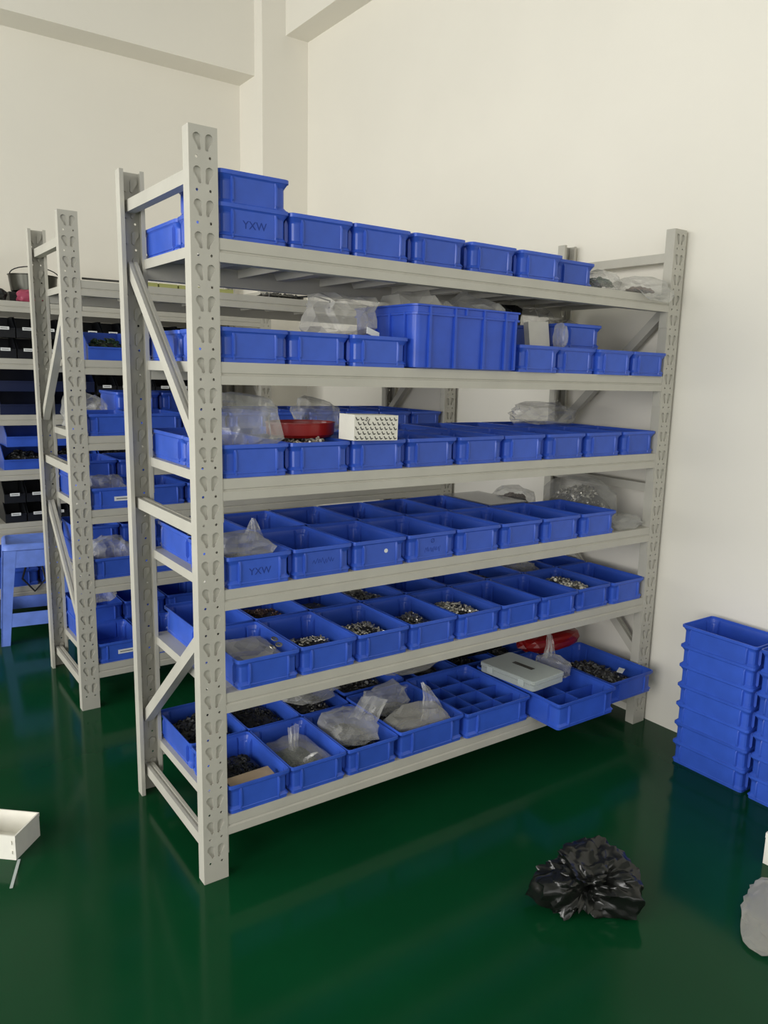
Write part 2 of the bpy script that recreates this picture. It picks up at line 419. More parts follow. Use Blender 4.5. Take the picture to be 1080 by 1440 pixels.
def flap(parent, loc, w, h, top, lean, rz, seed, m='flapfilm', side=0):
    rn = random.Random(seed); nu, nv = 9, 7; mb = MB(); V = []
    for j in range(nv):
        v = j/(nv-1)
        for i in range(nu):
            u = i/(nu-1)-.5; ww = w+(top-w)*v
            V.append((u*ww+side*v+rn.uniform(-.002, .002), lean*v*v+.010*(1-.5*v)*math.cos(i*2.3+seed)+rn.uniform(-.002, .002), v*h*(1-.25*abs(u)*rn.random())))
    F = [(j*nu+i, j*nu+i+1, (j+1)*nu+i+1, (j+1)*nu+i) for j in range(nv-1) for i in range(nu-1)]
    me = mb.add(V, F).mesh('film_flap', 0); o = obj('film_flap', me, m, parent, loc, (0, 0, rz))
    return o
def bag(x, y, z, w, d, h, label, seed, m='clear', rz=0, name='plastic_bag', cat='bag', **k):
    return obj(name, crumple(w, d, h, seed, **k), m, None, (x, y, z), (0, 0, rz), label, cat)

# ------------------------------------------------------------------ front rack bins
def row(rack, ro, si, xs, y0, dz, x_off=0, marks={}, tags={}, spin=1, dy={}):
    """bins of one row; xs sorted left to right; the count runs from the side wall"""
    out = []; n = len(xs)
    for i, x in enumerate(xs):
        o = n-1-i
        lab = f'{ORD[o]} blue bin from the side wall, {ro} row, {SN[si]} of {rack} rack'
        out.append(add_bin('small', x_off+x, y0+dy.get(i, 0), SH[si], lab, f'blue bins on the {rack} rack', rz=random.uniform(-.003, .003)*spin, mark=marks.get(i), tag=tags.get(i, False)))
    return out
YX = [('YXW', 0, .04, .028)]
row('front', 'front', 0, [.0755, .272, .469, .676, .891, 1.103, 1.322], .006, 0, marks={0: YX}, dy={6: .05})
add_bin('small', .0755, .0055, SH[0]+BHT-.0112, 'blue bin stacked on another on top shelf of front rack', 'blue bins on the front rack')
row('front', 'rear', 0, [.076], .3065, 0)
row('front', 'front', 1, [.0745, .2705, .4665, 1.1015, 1.297, 1.4925, 1.688], .006, 0, spin=0, dy={1: .010, 2: -.004, 3: -.018, 4: -.006, 5: -.018, 6: -.018})
row('front', 'rear', 1, [.08, .28, .48], .325, 0)
add_bin('small', 1.393, .062, SH[1]+BHT, 'blue bin stacked on two bins beside the large blue crate', 'blue bins on the front rack', rz=-.05)
XS3 = [.0755, .274, .472, .676, .877, 1.076, 1.280, 1.483, 1.6865]
row('front', 'front', 2, XS3, .006, 0, dy={3: .006, 5: .003})
row('front', 'rear', 2, [min(x+.003, 1.687) for x in XS3], .313, 0)
XS4 = [.080, .279, .478, .678, .876, 1.075, 1.275, 1.476]
r4 = row('front', 'front', 3, XS4, -.002, 0, marks={0: YX, 3: [('Ø', 0, .062, .020)]})
def scribble(o, x, z, w, h, seed):
    rn = random.Random(seed); n = 16
    pts = [(-w/2+w*i/(n-1)+rn.uniform(-.002, .002), 0, h*.5*(1 if i % 2 else -1)*rn.uniform(.4, 1)) for i in range(n)]
    obj('handwritten_mark', MB().tube(pts, .0006, 4), 'ink', o, (x, -BD/2+.0043, z))
scribble(r4[3], 0, .034, .06, .02, 3); scribble(r4[1], .0, .045, .07, .02, 4)
obj('sticker', MB().add(*prism(14, .0065, 0, .001)), 'label', r4[2], (.02, -BD/2+.0045, .050), (PI/2, 0, 0))
row('front', 'rear', 3, [x+.012 for x in XS4[:7]], .302, 0)
XS5 = [.106, .304, .501, .700, .898, 1.096, 1.293, 1.4895, 1.686]
row('front', 'front', 4, XS5, 0, 0, dy={0: -.004, 7: .008})
row('front', 'rear', 4, [x+.001 for x in XS5], .309, 0)
row('front', 'front', 5, [.0755, .272, .4685], -.002, 0)
row('front', 'rear', 5, [.0765, .2715, .467], .302, 0)
# wide bins on the bottom shelf
Z6 = SH[5]
dbin = add_bin('mid', .6665, -.003, Z6, 'wide blue bin holding a whitish bag, bottom shelf of front rack', 'wide blue bins on the bottom shelf')
ebin = add_bin('wide', .943, -.012, Z6, 'wide blue bin split into small compartments, bottom shelf of front rack', 'wide blue bins on the bottom shelf')
fbin = add_bin('long', 1.262, -.142, Z6, 'long blue bin jutting out from bottom shelf under a milky case', 'wide blue bins on the bottom shelf')
gbin = add_bin('last', 1.605, -.092, Z6, 'wide blue bin beside the corner upright next to the side wall', 'wide blue bins on the bottom shelf')
def dividers(o, w, d, h, nx, ny):
    for i in range(1, nx): obj('divider', MB().box((-.0015, -d/2+.006, .006), (.0015, d/2-.006, h)), 'blue', o, (-w/2+w*i/nx, 0, 0))
    for j in range(1, ny): obj('divider', MB().box((-w/2+.006, -.0015, .006), (w/2-.006, .0015, h)), 'blue', o, (0, -d/2+d*j/ny, 0))
dividers(ebin, .308, .372, .070, 3, 4)
dividers(fbin, .312, .455, .072, 2, 4)
add_bin('mid', .675, .366, Z6, 'blue bin behind the bin with a whitish bag, bottom shelf', 'wide blue bins on the bottom shelf')

for i, x in enumerate((1.01, 1.215, 1.42)):
    add_bin('small', x, .365, Z6, f'{["third", "second", "first"][i]} blue bin from the wall behind the wide bins, bottom shelf, front rack', 'blue bins on the front rack')
# large crate ---------------------------------------------------------------
def crate():
    x0, x1, y0, d, h = .6645, 1.0985, -.020, .35, .187
    w = x1-x0; R = empty('large_crate', ((x0+x1)/2, y0+d/2, SH[1]), 0, 'large deep blue crate with vertical ribs on second shelf', 'crate')
    a, b = w/2, d/2
    lp = lambda ins, z: [(p[0], p[1], z) for p in loop2(a, b, ins, ins, z, .02, .06)]
    mb = MB().loft([lp(.018, 0), lp(.010, .004), lp(.006, h-.03), lp(.009, h-.03), lp(.009, .01)])
    obj('body', mb.mesh('body', 35), 'blue2', R)
    obj('rim', MB().loft([lp(.006, h-.03), lp(.001, h-.03), lp(.001, h-.024), lp(.0045, h-.023), lp(.0045, h-.006), lp(0, h-.005), lp(0, h), lp(.006, h), lp(.006, h-.03)], False, False).mesh('rim', 30), 'blue2', R)
    rib = MB().box((-.004, -.005, .004), (.004, .004, h-.024)).mesh('rib')
    srib = MB().box((-.003, -.004, h-.024), (.003, .003, h-.005)).mesh('short_rib')
    for x in (-.16, -.063, .053, .145, .187):
        obj('rib', rib, 'blue2', R, (x, -b+.004, 0)); obj('rib', rib, 'blue2', R, (x, b-.004, 0), (0, 0, PI))
    for x in (-.16, -.063, -.02, .053, .145): obj('short_rib', srib, 'blue2', R, (x, -b+.003, 0))
    for y in (-.12, -.04, .04, .12):
        for s in (-1, 1): obj('rib', rib, 'blue2', R, (s*(a-.004), y, 0), (0, 0, s*PI/2))
crate()

# contents of the front rack ------------------------------------------------
HB = .006
def inb(si, x, y, what): return (x+BW/2, y+BD/2, SH[si]+HB)
def hp(si, xs, i, y, lab, **k):
    n = len(xs); row_ = 'front' if y < .2 else 'rear'
    heap(xs[i]+BW/2, y+BD/2+k.pop('oy', 0), SH[si]+HB, f'{lab} in {ORD[n-1-i]} {row_} bin from side wall, {SN[si]}, front rack', **k)
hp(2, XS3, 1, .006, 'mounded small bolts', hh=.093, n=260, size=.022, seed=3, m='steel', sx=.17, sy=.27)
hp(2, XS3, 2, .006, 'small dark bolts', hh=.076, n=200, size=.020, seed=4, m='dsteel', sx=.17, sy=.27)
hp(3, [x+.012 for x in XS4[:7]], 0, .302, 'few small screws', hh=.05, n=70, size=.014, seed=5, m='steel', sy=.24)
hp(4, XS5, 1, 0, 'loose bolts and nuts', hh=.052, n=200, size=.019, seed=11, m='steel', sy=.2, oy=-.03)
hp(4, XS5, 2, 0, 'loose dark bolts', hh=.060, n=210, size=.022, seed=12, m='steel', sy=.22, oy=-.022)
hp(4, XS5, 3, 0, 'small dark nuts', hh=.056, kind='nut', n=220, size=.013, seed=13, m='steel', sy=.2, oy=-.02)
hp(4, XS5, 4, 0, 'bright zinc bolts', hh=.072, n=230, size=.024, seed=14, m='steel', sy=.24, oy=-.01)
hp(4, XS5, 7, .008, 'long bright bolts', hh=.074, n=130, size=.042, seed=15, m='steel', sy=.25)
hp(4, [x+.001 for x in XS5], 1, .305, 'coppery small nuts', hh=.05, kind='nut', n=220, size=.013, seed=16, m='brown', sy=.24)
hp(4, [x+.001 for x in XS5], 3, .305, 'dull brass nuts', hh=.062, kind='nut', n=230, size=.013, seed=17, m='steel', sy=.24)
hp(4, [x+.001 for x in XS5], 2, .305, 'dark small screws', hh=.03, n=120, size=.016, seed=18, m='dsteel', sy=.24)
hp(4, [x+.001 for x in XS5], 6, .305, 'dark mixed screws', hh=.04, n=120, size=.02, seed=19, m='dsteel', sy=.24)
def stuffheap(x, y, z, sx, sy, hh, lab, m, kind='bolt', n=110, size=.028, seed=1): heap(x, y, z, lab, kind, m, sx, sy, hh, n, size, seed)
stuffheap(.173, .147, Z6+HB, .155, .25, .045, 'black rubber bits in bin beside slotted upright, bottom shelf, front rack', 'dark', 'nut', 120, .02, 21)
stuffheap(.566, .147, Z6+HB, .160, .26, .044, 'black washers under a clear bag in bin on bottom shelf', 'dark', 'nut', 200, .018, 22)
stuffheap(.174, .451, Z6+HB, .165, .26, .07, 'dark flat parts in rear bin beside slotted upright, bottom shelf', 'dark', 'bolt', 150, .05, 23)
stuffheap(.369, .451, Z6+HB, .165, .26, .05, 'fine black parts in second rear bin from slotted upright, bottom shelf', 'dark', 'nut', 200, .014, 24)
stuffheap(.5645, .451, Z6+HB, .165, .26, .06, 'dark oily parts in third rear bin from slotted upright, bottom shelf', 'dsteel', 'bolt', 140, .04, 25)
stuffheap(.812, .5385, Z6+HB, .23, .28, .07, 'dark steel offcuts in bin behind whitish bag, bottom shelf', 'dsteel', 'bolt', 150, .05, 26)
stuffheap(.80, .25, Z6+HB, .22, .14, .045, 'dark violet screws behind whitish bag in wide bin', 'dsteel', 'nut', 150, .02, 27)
for k, (i, j, m_) in enumerate([(0,1,'green'),(1,1,'dark'),(2,1,'green'),(0,2,'dark'),(1,2,'green'),(2,2,'dark'),(2,0,'green'),(1,3,'dark')]):
    cn = ['near the beam', 'second from the beam', 'third from the beam', 'deepest'][j]
    heap(.943+.308*(i+.5)/3, -.012+.372*(j+.5)/4, Z6+HB, f'small {["black","green"][m_=="green"]} parts in compartment {cn}, {["left-hand","middle","right-hand"][i]} column, wide bin', 'nut', m_, .075, .07, .026, 45, .012, 30+k)
stuffheap(1.735, .10, Z6+HB, .22, .30, .050, 'mixed bolts and brackets in bin beside corner upright', 'dsteel', 'bolt', 110, .045, 41)
obj('cardboard_piece', MB().box((-.07, -.035, 0), (.07, .035, .004)), 'brownc', None, (.172, .056, Z6+.056), (.12, 0, .04), 'piece of brown card in bin beside slotted upright', 'card')
obj('paper_slip', MB().box((-.03, -.012, 0), (.03, .012, .002)), 'label', None, (1.79, .012, Z6+.068), (.1, .05, .5), 'white paper slip on bolts beside corner upright', 'paper')

for i, x in enumerate((1.01, 1.215, 1.42)):
    stuffheap(x+BW/2, .365+BD/2, Z6+HB, .155, .25, .066, f'dark offcuts in {["third", "second", "first"][i]} bin from the wall behind the wide bins', 'dark', 'bolt', 110, .05, 45+i)
bag(1.38, .48, Z6+.0885, .30, .16, .10, 'black film bag on bins behind the milky case', 49, 'blackbag', .1, amp=.35, box=(.16, .085, .11))
# milky organiser case lying across the long bin
oc = empty('organizer_case', (1.338, .132, Z6+.1005), math.radians(4), 'milky plastic organiser case lying on the long jutting bin', 'case')
oc.rotation_euler = (math.radians(-1.0), 0, math.radians(4))
def rbox(hx, hy, z0, z1, r, ins=.002):
    def lp(i, z):
        P = []
        for k, (sx, sy) in enumerate(((1,1),(-1,1),(-1,-1),(1,-1))):
            for t in range(4):
                a = k*PI/2+t*PI/6; P.append((sx*(hx-r-i)+r*math.cos(a), sy*(hy-r-i)+r*math.sin(a), z))
        return P
    return MB().loft([lp(ins, z0), lp(0, z0+ins), lp(0, z1-ins), lp(ins, z1)])
obj('case_base', rbox(.088, .138, 0, .024, .012), 'milky', oc)
obj('case_lid', rbox(.090, .140, .0245, .040, .012), 'milky', oc)
for y in (-.08, .08): obj('latch', MB().box((-.004, -.014, .012), (0, .014, .036)), 'milky', oc, (-.0905, y, 0))
obj('handle_slot', MB().box((-.010, -.05, .0401), (.010, .05, .0412)), 'dsteel', oc, (.01, 0, 0))
bag(1.69, .325, Z6+.0935, .33, .14, .085, 'glossy red film packet behind the milky case', 51, 'red', 0, 'red_packet', 'packet', amp=.14, box=(.17, .08, .09))
b5 = bag(1.515, .135, Z6+.0725, .085, .15, .085, 'clear pointed plastic bag standing beside the milky case', 52, 'clear', 0, peaks=(), amp=.3, box=(.044, .085, .09))
flap(b5, (.005, .03, .06), .085, .10, .015, .03, .1, 5, side=.03)

# bags etc. on the shelves
bag(.173, .125, SH[2]+.065, .19, .21, .155, 'large crumpled clear bag on third shelf beside slotted upright', 61, 'clear', 0, peaks=(((-.6, -.3, .8), .35, 8), ((.8, 0, .1), .3, 9)), clip=(.080, .100, .030), amp=.35, box=(.105, .118, .158))
bag(.535, .335, SH[2]+.0885, .15, .11, .105, 'small crumpled clear bag behind the red dish, third shelf', 62, 'clear', 0, peaks=(((-.4, 0, 1), .35, 8), ((.7, 0, -.2), .4, 8)), amp=.35, box=(.085, .062, .125))
# red dish
def dish():
    R = empty('red_dish', (.398, .184, SH[2]+.0895), 0, 'shallow round red dish lying on mounded bolts, third shelf', 'dish')
    n = 40; lp = lambda r, z: [(r*math.cos(2*PI*i/n), r*.8*math.sin(2*PI*i/n), z) for i in range(n)]
    obj('shell', MB().loft([lp(.095, 0), lp(.105, .008), lp(.107, .040), lp(.103, .040), lp(.100, .010)]).mesh('shell', 40), 'red', R)
    obj('dish_rim', MB().loft([lp(.107, .040), lp(.109, .041), lp(.109, .044), lp(.103, .044), lp(.103, .040), lp(.107, .040)], False, False).mesh('dish_rim', 40), 'red', R)
dish()
# patterned carton
def carton():
    R = empty('patterned_carton', (.537, .032, SH[2]+.0895), math.radians(4), 'small white carton printed with black tick marks, third shelf', 'carton')
    R.rotation_euler = (0, math.radians(1.5), math.radians(4))
    obj('carton_body', MB().box((-.080, -.045, 0), (.080, .030, .072)), 'white', R)
    obj('lid_flap', MB().box((-.080, -.0455, .072), (.080, .030, .0735)), 'white', R)
    mb = MB()
    def tick(cx, cz, s):
        for a, b in (((-.45, .3), (0, -.45)), ((0, -.45), (.5, -.2))):
            p = Vector((cx+a[0]*s, 0, cz+a[1]*s)); q = Vector((cx+b[0]*s, 0, cz+b[1]*s)); d = (q-p).normalized(); n = Vector((-d.z, 0, d.x))*s*.12
            mb.add([(v.x, -.0462, v.z) for v in (p-n, q-n, q+n, p+n)], [(0, 1, 2, 3)])
    for r in range(5):
        for c in range(9):
            cx = -.071+c*.0175+(r % 2)*.0085; cz = .009+r*.0136
            if abs(cx) < .075 and not (r == 4 and 2 <= c <= 3): tick(cx, cz, .0118)
    obj('tick_print', mb, 'print', R)
    obj('printed_word', text_mesh('51', .018), 'print', R, (-.034, -.0463, .059), (PI/2, .5, 0))
carton()
# purple-blue packet seen behind the bag on the third shelf
b6 = bag(.1775, .145, SH[3]+.046, .17, .23, .075, 'clear bag of dark parts in bin on fourth shelf', 63, 'clear', 0, peaks=(((-.5, 0, .6), .25, 8),), clip=(.080, .118, .046), amp=.35, box=(.095, .130, .095))
flap(b6, (.045, .0, .045), .085, .065, .012, .02, .1, 6, side=.012)
stuffheap(.1775, .147, SH[3]+HB, .155, .25, .040, 'dark fasteners under a clear bag on fourth shelf', 'dsteel', 'bolt', 120, .028, 64)
bag(.2035, .135, SH[4]+.0065, .17, .23, .082, 'cloudy bag with washers in fifth-shelf bin beside slotted upright', 65, 'cloudy', .0, clip=(.086, .125, .06), amp=.22, box=(.083, .120, .086))
for k, (x, y, lb) in enumerate([(.255, .045, 'washer on the cloudy bag beside bin wall'), (.268, .10, 'washer on the cloudy bag farther in'), (.235, .045, 'tilted washer on the cloudy bag')]):
    obj('washer', MB().add(*ring(14, .005, .0105, .003)), 'steel', None, (x, y, SH[4]+.093-.002*k), (.3, .2*k, 0), 'steel '+lb+', fifth shelf', 'washer', 'washers on the cloudy bag')
# bottom shelf bags
b2 = bag(.3695, .140, Z6+.0065, .165, .24, .064, 'clear bag with green tint in second bin, bottom shelf', 66, 'clear', 0, peaks=(), clip=(.086, .118, .085), amp=.35, box=(.082, .118, .075))
flap(b2, (.01, .045, .035), .035, .085, .048, .0, .2, 1); flap(b2, (.0, -.06, .045), .05, .03, .03, -.03, .5, 2)
stuffheap(.3695, .140, Z6+HB+.003, .115, .18, .026, 'dark green parts in second bin from slotted upright, bottom shelf', 'green', 'nut', 140, .02, 67)
b3 = bag(.566, .150, Z6+.050, .165, .20, .085, 'clear zip bag on black washers, bottom shelf', 68, 'clear', 0, peaks=(), clip=(.080, .115, .042), amp=.3, box=(.092, .118, .095))
flap(b3, (.055, .0, .045), .10, .075, .09, .03, -.9, 3, side=.03)
b4 = bag(.8035, .085, Z6+.0065, .235, .15, .112, 'whitish crumpled bag with pointed top in wide bin', 69, 'cloudy', 0, peaks=(((.5, .2, 1), .2, 12), ((-.9, 0, .1), .15, 6)), clip=(.118, .070, .092), amp=.32, box=(.118, .072, .13))
flap(b4, (.065, .01, .06), .13, .115, .012, .04, .25, 4, side=.0)
bag(.78, .255, Z6+.052, .16, .12, .085, 'small clear bag behind the whitish bag, wide bin', 70, 'clear', 0, peaks=(((.5, .2, .8), .35, 8),), clip=(.09, .08, .035), amp=.35, box=(.085, .072, .10))
bag(.565, .45, Z6+.087, .20, .20, .05, 'crumpled clear film over rear bins, bottom shelf', 71, 'clear', .1, amp=.4, box=(.11, .11, .06))
bag(1.02, .47, Z6+.0885, .26, .16, .06, 'cloudy flat bag behind the compartment bin', 72, 'cloudy', -.1, amp=.25, box=(.14, .085, .07))
# fourth shelf, next to the wall
bag(1.778, .29, SH[3]+.0005, .205, .32, .19, 'large clear bag full of bolts beside corner upright, fourth shelf', 73, 'clear', .0, amp=.12, peaks=(((.4, -1, -.5), .18, 8),), box=(.098, .155, .180))
stuffheap(1.778, .29, SH[3]+.006, .155, .245, .135, 'bright bolts inside large clear bag, fourth shelf', 'steel', 'bolt', 330, .034, 74)
bag(1.585, .49, SH[3]+.0005, .17, .17, .13, 'clear bag of brownish screws, rear of fourth shelf', 75, 'clear', 0, amp=.2, box=(.085, .082, .13))
stuffheap(1.585, .49, SH[3]+.006, .125, .125, .09, 'brownish screws inside clear bag, rear of fourth shelf', 'brown', 'bolt', 220, .026, 76)
bag(1.778, .066, SH[3]+.0005, .19, .12, .055, 'flat empty clear bag on fourth shelf edge', 77, 'clear', .0, amp=.25, box=(.098, .063, .06))
obj('clear_lid', MB().box((-.098, -.148, 0), (.098, .148, .004)), 'smoke', None, (XS4[6]+.012+BW/2+.004, .302+BD/2, SH[3]+BHT+.0005), (0, 0, 0), 'smoky clear lid on rear bin, fourth shelf', 'lid')
# fifth shelf
bag(1.588, .455, SH[4]+.0065, .16, .20, .10, 'cloudy small bag in rear bin, fifth shelf', 78, 'cloudy', 0, amp=.3, box=(.080, .115, .105))
# second shelf
bag(.535, .19, SH[1]+.0885, .19, .20, .125, 'grey cloudy bag leaning on the large crate', 79, 'cloudy', 0, peaks=(((-.6, 0, .7), .25, 8), ((.8, 0, .7), .3, 8), ((-.8, 0, -.5), .35, 7)), amp=.3, box=(.122, .125, .150))
obj('paper_slip', MB().box((-.024, -.001, 0), (.024, .001, .02)), 'label', None, (.56, .045, SH[1]+.0885), (-.3, .3, .1), 'white printed slip under the grey cloudy bag', 'paper')
bag(.782, .155, SH[1]+.0105, .20, .30, .24, 'clear crumpled bag in large crate beside its ribbed side', 80, 'cloudy', 0, amp=.3, clip=(.096, .155, .165), box=(.10, .155, .245))
bag(.985, .155, SH[1]+.0105, .19, .30, .24, 'clear crumpled bag in large crate next to the white card', 81, 'clear', 0, amp=.32, clip=(.096, .155, .165), box=(.10, .155, .245))
obj('white_card_box', MB().box((-.050, -.012, 0), (.050, .012, .088)), 'white', None, (1.322, .13, SH[1]+.0895), (-.12, -.05, 0), 'white card box leaning behind small bins, second shelf', 'box')
bag(1.622, .468, SH[1]+.0005, .19, .16, .31, 'dark grey tall bag behind the stacked bin, second shelf', 82, 'cloudy', 0, amp=.3, box=(.098, .085, .262))
bag(1.802, .468, SH[1]+.0005, .16, .17, .25, 'loose cloudy bag behind stacked bin near side wall', 83, 'cloudy', 0, amp=.35, box=(.078, .085, .225))
bag(1.366, .065, SH[1]+.0885, .04, .05, .09, 'small clear bag beside the stacked bin, second shelf', 84, 'clear', .0, amp=.3, box=(.022, .03, .10))
bag(1.415, .468, SH[1]+.0005, .20, .17, .31, 'black bag standing behind the white card box', 85, 'blackbag', .0, amp=.3, box=(.105, .085, .262))
bag(1.70, .46, SH[2]+.0885, .28, .20, .095, 'faint clear bag on rear bins near side wall, third shelf', 86, 'clear', 0, amp=.35, box=(.15, .10, .10))
# top shelf next to the wall
bag(1.605, .13, SH[0]+.0005, .155, .19, .085, 'clear bag of dark green parts on top shelf', 87, 'clear', 0, amp=.25, box=(.080, .10, .085))
stuffheap(1.605, .13, SH[0]+.005, .095, .12, .048, 'dark green parts inside clear bag, top shelf', 'green', 'nut', 150, .022, 88)
bag(1.783, .055, SH[0]+.0005, .19, .19, .07, 'clear bag drooping over the top shelf edge', 89, 'clear', 0, amp=.3, peaks=(((-.1, -1, -.2), .25, 5),), box=(.095, .12, .075), droop=-.058)
stuffheap(1.783, .065, SH[0]+.005, .12, .07, .024, 'pinkish small parts inside drooping clear bag, top shelf', 'brown', 'nut', 90, .016, 90)

# ------------------------------------------------------------------ stacks by the wall
PITCH = BHT-.0112
for s, (yy, nm, n) in enumerate(((-.577, 'stack next to the front rack', 7), (-.888, 'stack farther from the front rack', 7))):
    for k in range(n):
        o = n-1-k
        pos = 'topmost' if o == 0 else ('lowest' if k == 0 else ORD[o])
        lab = f'{pos} blue bin {"" if o == 0 or k == 0 else "from the top "}in the floor {nm}'
        add_bin('small', 1.750+random.uniform(-.0004, .0004)-.004*s-.0013*k, yy+random.uniform(-.0004, .0004), k*PITCH, lab, 'blue bins stacked on the floor')

# ------------------------------------------------------------------ middle rack contents
XR = [.0755+.2005*i for i in range(9)]
def yy2(y): return Y2+y
row('middle', 'front', 2, XR, Y2+.008, 0)
row('middle', 'rear', 2, XR[1:], Y2+.31, 0)
row('middle', 'front', 3, XR[:4], Y2+.004, 0, tags={0: .03, 1: .0, 2: .02})
row('middle', 'rear', 3, XR[:3], Y2+.31, 0)
row('middle', 'front', 4, XR, Y2+.006, 0)
row('middle', 'rear', 4, XR[:3], Y2+.31, 0)
row('middle', 'front', 5, XR, Y2+.004, 0, tags={0: .02, 1: .02})
row('middle', 'rear', 5, XR[:3], Y2+.31, 0)
# second layer at the rear of the lower shelves (deep blue backs seen between the shelves)
for si, pl in ((4, 'fifth'), (5, 'bottom'), (3, 'fourth'), (2, 'third')):
    for i in range(3):
        if si == 2 and i == 0: continue
        add_bin('small', XR[i], Y2+.31, SH[si]+BHT-.0112, f'blue bin stacked on {ORD[(8 if si == 2 else 2)-i]} rear bin from the wall, {pl} shelf of middle rack', 'blue bins on the middle rack', tag=.01 if si == 2 else False)
# open-fronted picking bins
def picking_bin(w, d, h):
    t = .004; mb = MB()
    mb.box((-w/2, -d/2, 0), (w/2, d/2, t)); mb.box((-w/2, d/2-t, t), (w/2, d/2, h))
    prof = [(-d/2, t), (d/2-t, t), (d/2-t, h), (-d/2+d*.35, h), (-d/2, h*.45)]
    for s in (-1, 1):
        xa, xb = sorted((s*w/2, s*(w/2-t)))
        mb.loft([[(xb, y, z) for y, z in prof], [(xa, y, z) for y, z in prof]])
    fr = MB().box((-w/2+t, -d/2, t), (w/2-t, -d/2+t, h*.42)); fr.box((-w/2, -d/2-.006, h*.40), (w/2, -d/2, h*.45))
    return mb.mesh('picking_bin', 25), fr.mesh('front_lip', 25)
PBM = {'blue': picking_bin(.19, .26, .115), 'black': picking_bin(.106, .20, .110), 'wide': picking_bin(.24, .26, .125)}
PBN = {k: (v[0].copy(), v[1].copy()) for k, v in PBM.items()}
PTAG = MB().box((-.024, -.0012, -.008), (.024, 0, .008)).mesh('label_card')
PTI = MB().box((-.018, -.0016, -.0013), (.016, -.0011, .0013)).mesh('printed_line')
def pbin(kind, m, w, d, h, x, y, z, label, group, tag=True, meshes=None):
    a, b = (meshes or PBM)[kind]
    o = obj('picking_bin', a, m, None, (x+w/2, y+d/2, z), (0, 0, 0), label, 'bin', group); obj('front_lip', b, m, o)
    if tag:
        t = obj('label_card', PTAG, 'label', o, (0, -d/2-.0062 if h < .12 and w < .12 else -d/2-.0001, h*.24 if w > .12 else h*.43)); obj('printed_line', PTI, 'print', t)
    return o
for i in range(4):
    pbin('blue', 'blue', .19, .26, .115, .09+.2*i, Y2+.006, SH[1], f'{ORD[3-i]} open-fronted blue bin from the side wall, second shelf of middle rack', 'open-fronted bins on the middle rack', False)
heap(.09+.095, Y2+.15, SH[1]+.006, 'green parts in open-fronted bin beside the upright, middle rack', 'nut', 'green', .15, .18, .085, 120, .02, 101)
# top shelf of the middle rack
for i in range(5):
    obj('yellow_box', MB().box((0, 0, 0), (.074, .10, .016)).box((0, -.001, .0115), (.074, .10, .0125)), 'yellow', None, (.30+.082*i, Y2+.012, SH[0]), (0, 0, 0), f'{ORD[4-i]} flat yellow box from the side wall on middle rack', 'box', 'yellow boxes on the middle rack')
heap(.96, Y2+.07, SH[0]+.0005, 'small metal parts on top shelf of middle rack', 'bolt', 'dsteel', .22, .08, .022, 70, .03, 102)
obj('black_cable', MB().tube([(1.02, Y2+.03, SH[0]+.012), (1.10, Y2+.0, SH[0]+.02), (1.17, Y2-.012, SH[0]+.004), (1.16, Y2-.014, SH[0]-.05)], .004), 'black', None, (0, 0, 0), (0, 0, 0), 'black cable hanging over the top shelf of middle rack', 'cable')
obj('steel_rod', MB().cyl((.085, Y2+.03, SH[0]+.005), (.25, Y2+.02, SH[0]+.005), .004).cyl((.25, Y2+.02, SH[0]+.005), (.262, Y2+.02, SH[0]+.005), .010, 10), 'dsteel', None, (0, 0, .005), (0, 0, 0), 'thin dark rod with a knob on middle rack top shelf', 'rod')
bag(.172, Y2+.44, SH[2]+.0005, .18, .2, .16, 'clear film bag behind front bin, third shelf of middle rack', 103, 'clear', 0, amp=.35, box=(.092, .11, .165))
bag(.173, Y2+.15, SH[3]+.0065, .15, .18, .12, 'clear bag in bin beside upright, fourth shelf of middle rack', 104, 'clear', 0, clip=(.08, .1, .04), amp=.35, box=(.080, .11, .12))
bag(.176, Y2+.15, SH[4]+.0065, .15, .18, .15, 'clear knotted bag in bin, fifth shelf of middle rack', 105, 'clear', 0, clip=(.08, .1, .03), amp=.35, box=(.080, .11, .15))
bag(.185, Y2+.40, SH[5]+.0768+.0885, .14, .14, .12, 'clear bag on stacked bins, bottom shelf of middle rack', 106, 'clear', 0, amp=.35, box=(.08, .08, .12))

# ------------------------------------------------------------------ back wall rack contents
Y3F = Y3+.010
for si, pl in ((1, 'second shelf'), (4, 'fifth shelf')):
    for lv in (0, 1):
        for i in range(10):
            x = -.03+.112*i
            if x+.106 > 1.5: continue
            pbin('black', 'black', .106, .20, .110, x, Y3F, SH[si]+.1105*lv, f'{ORD[9-i]} black bin from the side wall, {["lower","upper"][lv]} tier, {pl}, back wall rack', 'black open-fronted bins on the back wall rack', True)
for i in range(6):
    for lv in (0, 1):
        pbin('black', 'black', .106, .20, .110, .485+.112*i, Y3F, SH[2]+.1105*lv, f'{ORD[5-i]} black bin from the side wall, {["lower","upper"][lv]} tier, third shelf, back wall rack', 'black open-fronted bins on the back wall rack', True)
for i in range(2):
    pbin('wide', 'navy', .24, .26, .125, -.02+.25*i, Y3F+.002, SH[2]+.1255, f'{["second", "first"][i]} upper dark blue bin from the side wall, third shelf, back wall rack', 'dark blue bins on the back wall rack', False, PBN)
    pbin('wide', 'navy', .24, .26, .125, -.02+.25*i, Y3F, SH[2], f'{["second", "first"][i]} lower dark blue bin from the side wall, third shelf, back wall rack', 'dark blue bins on the back wall rack', False, PBN)
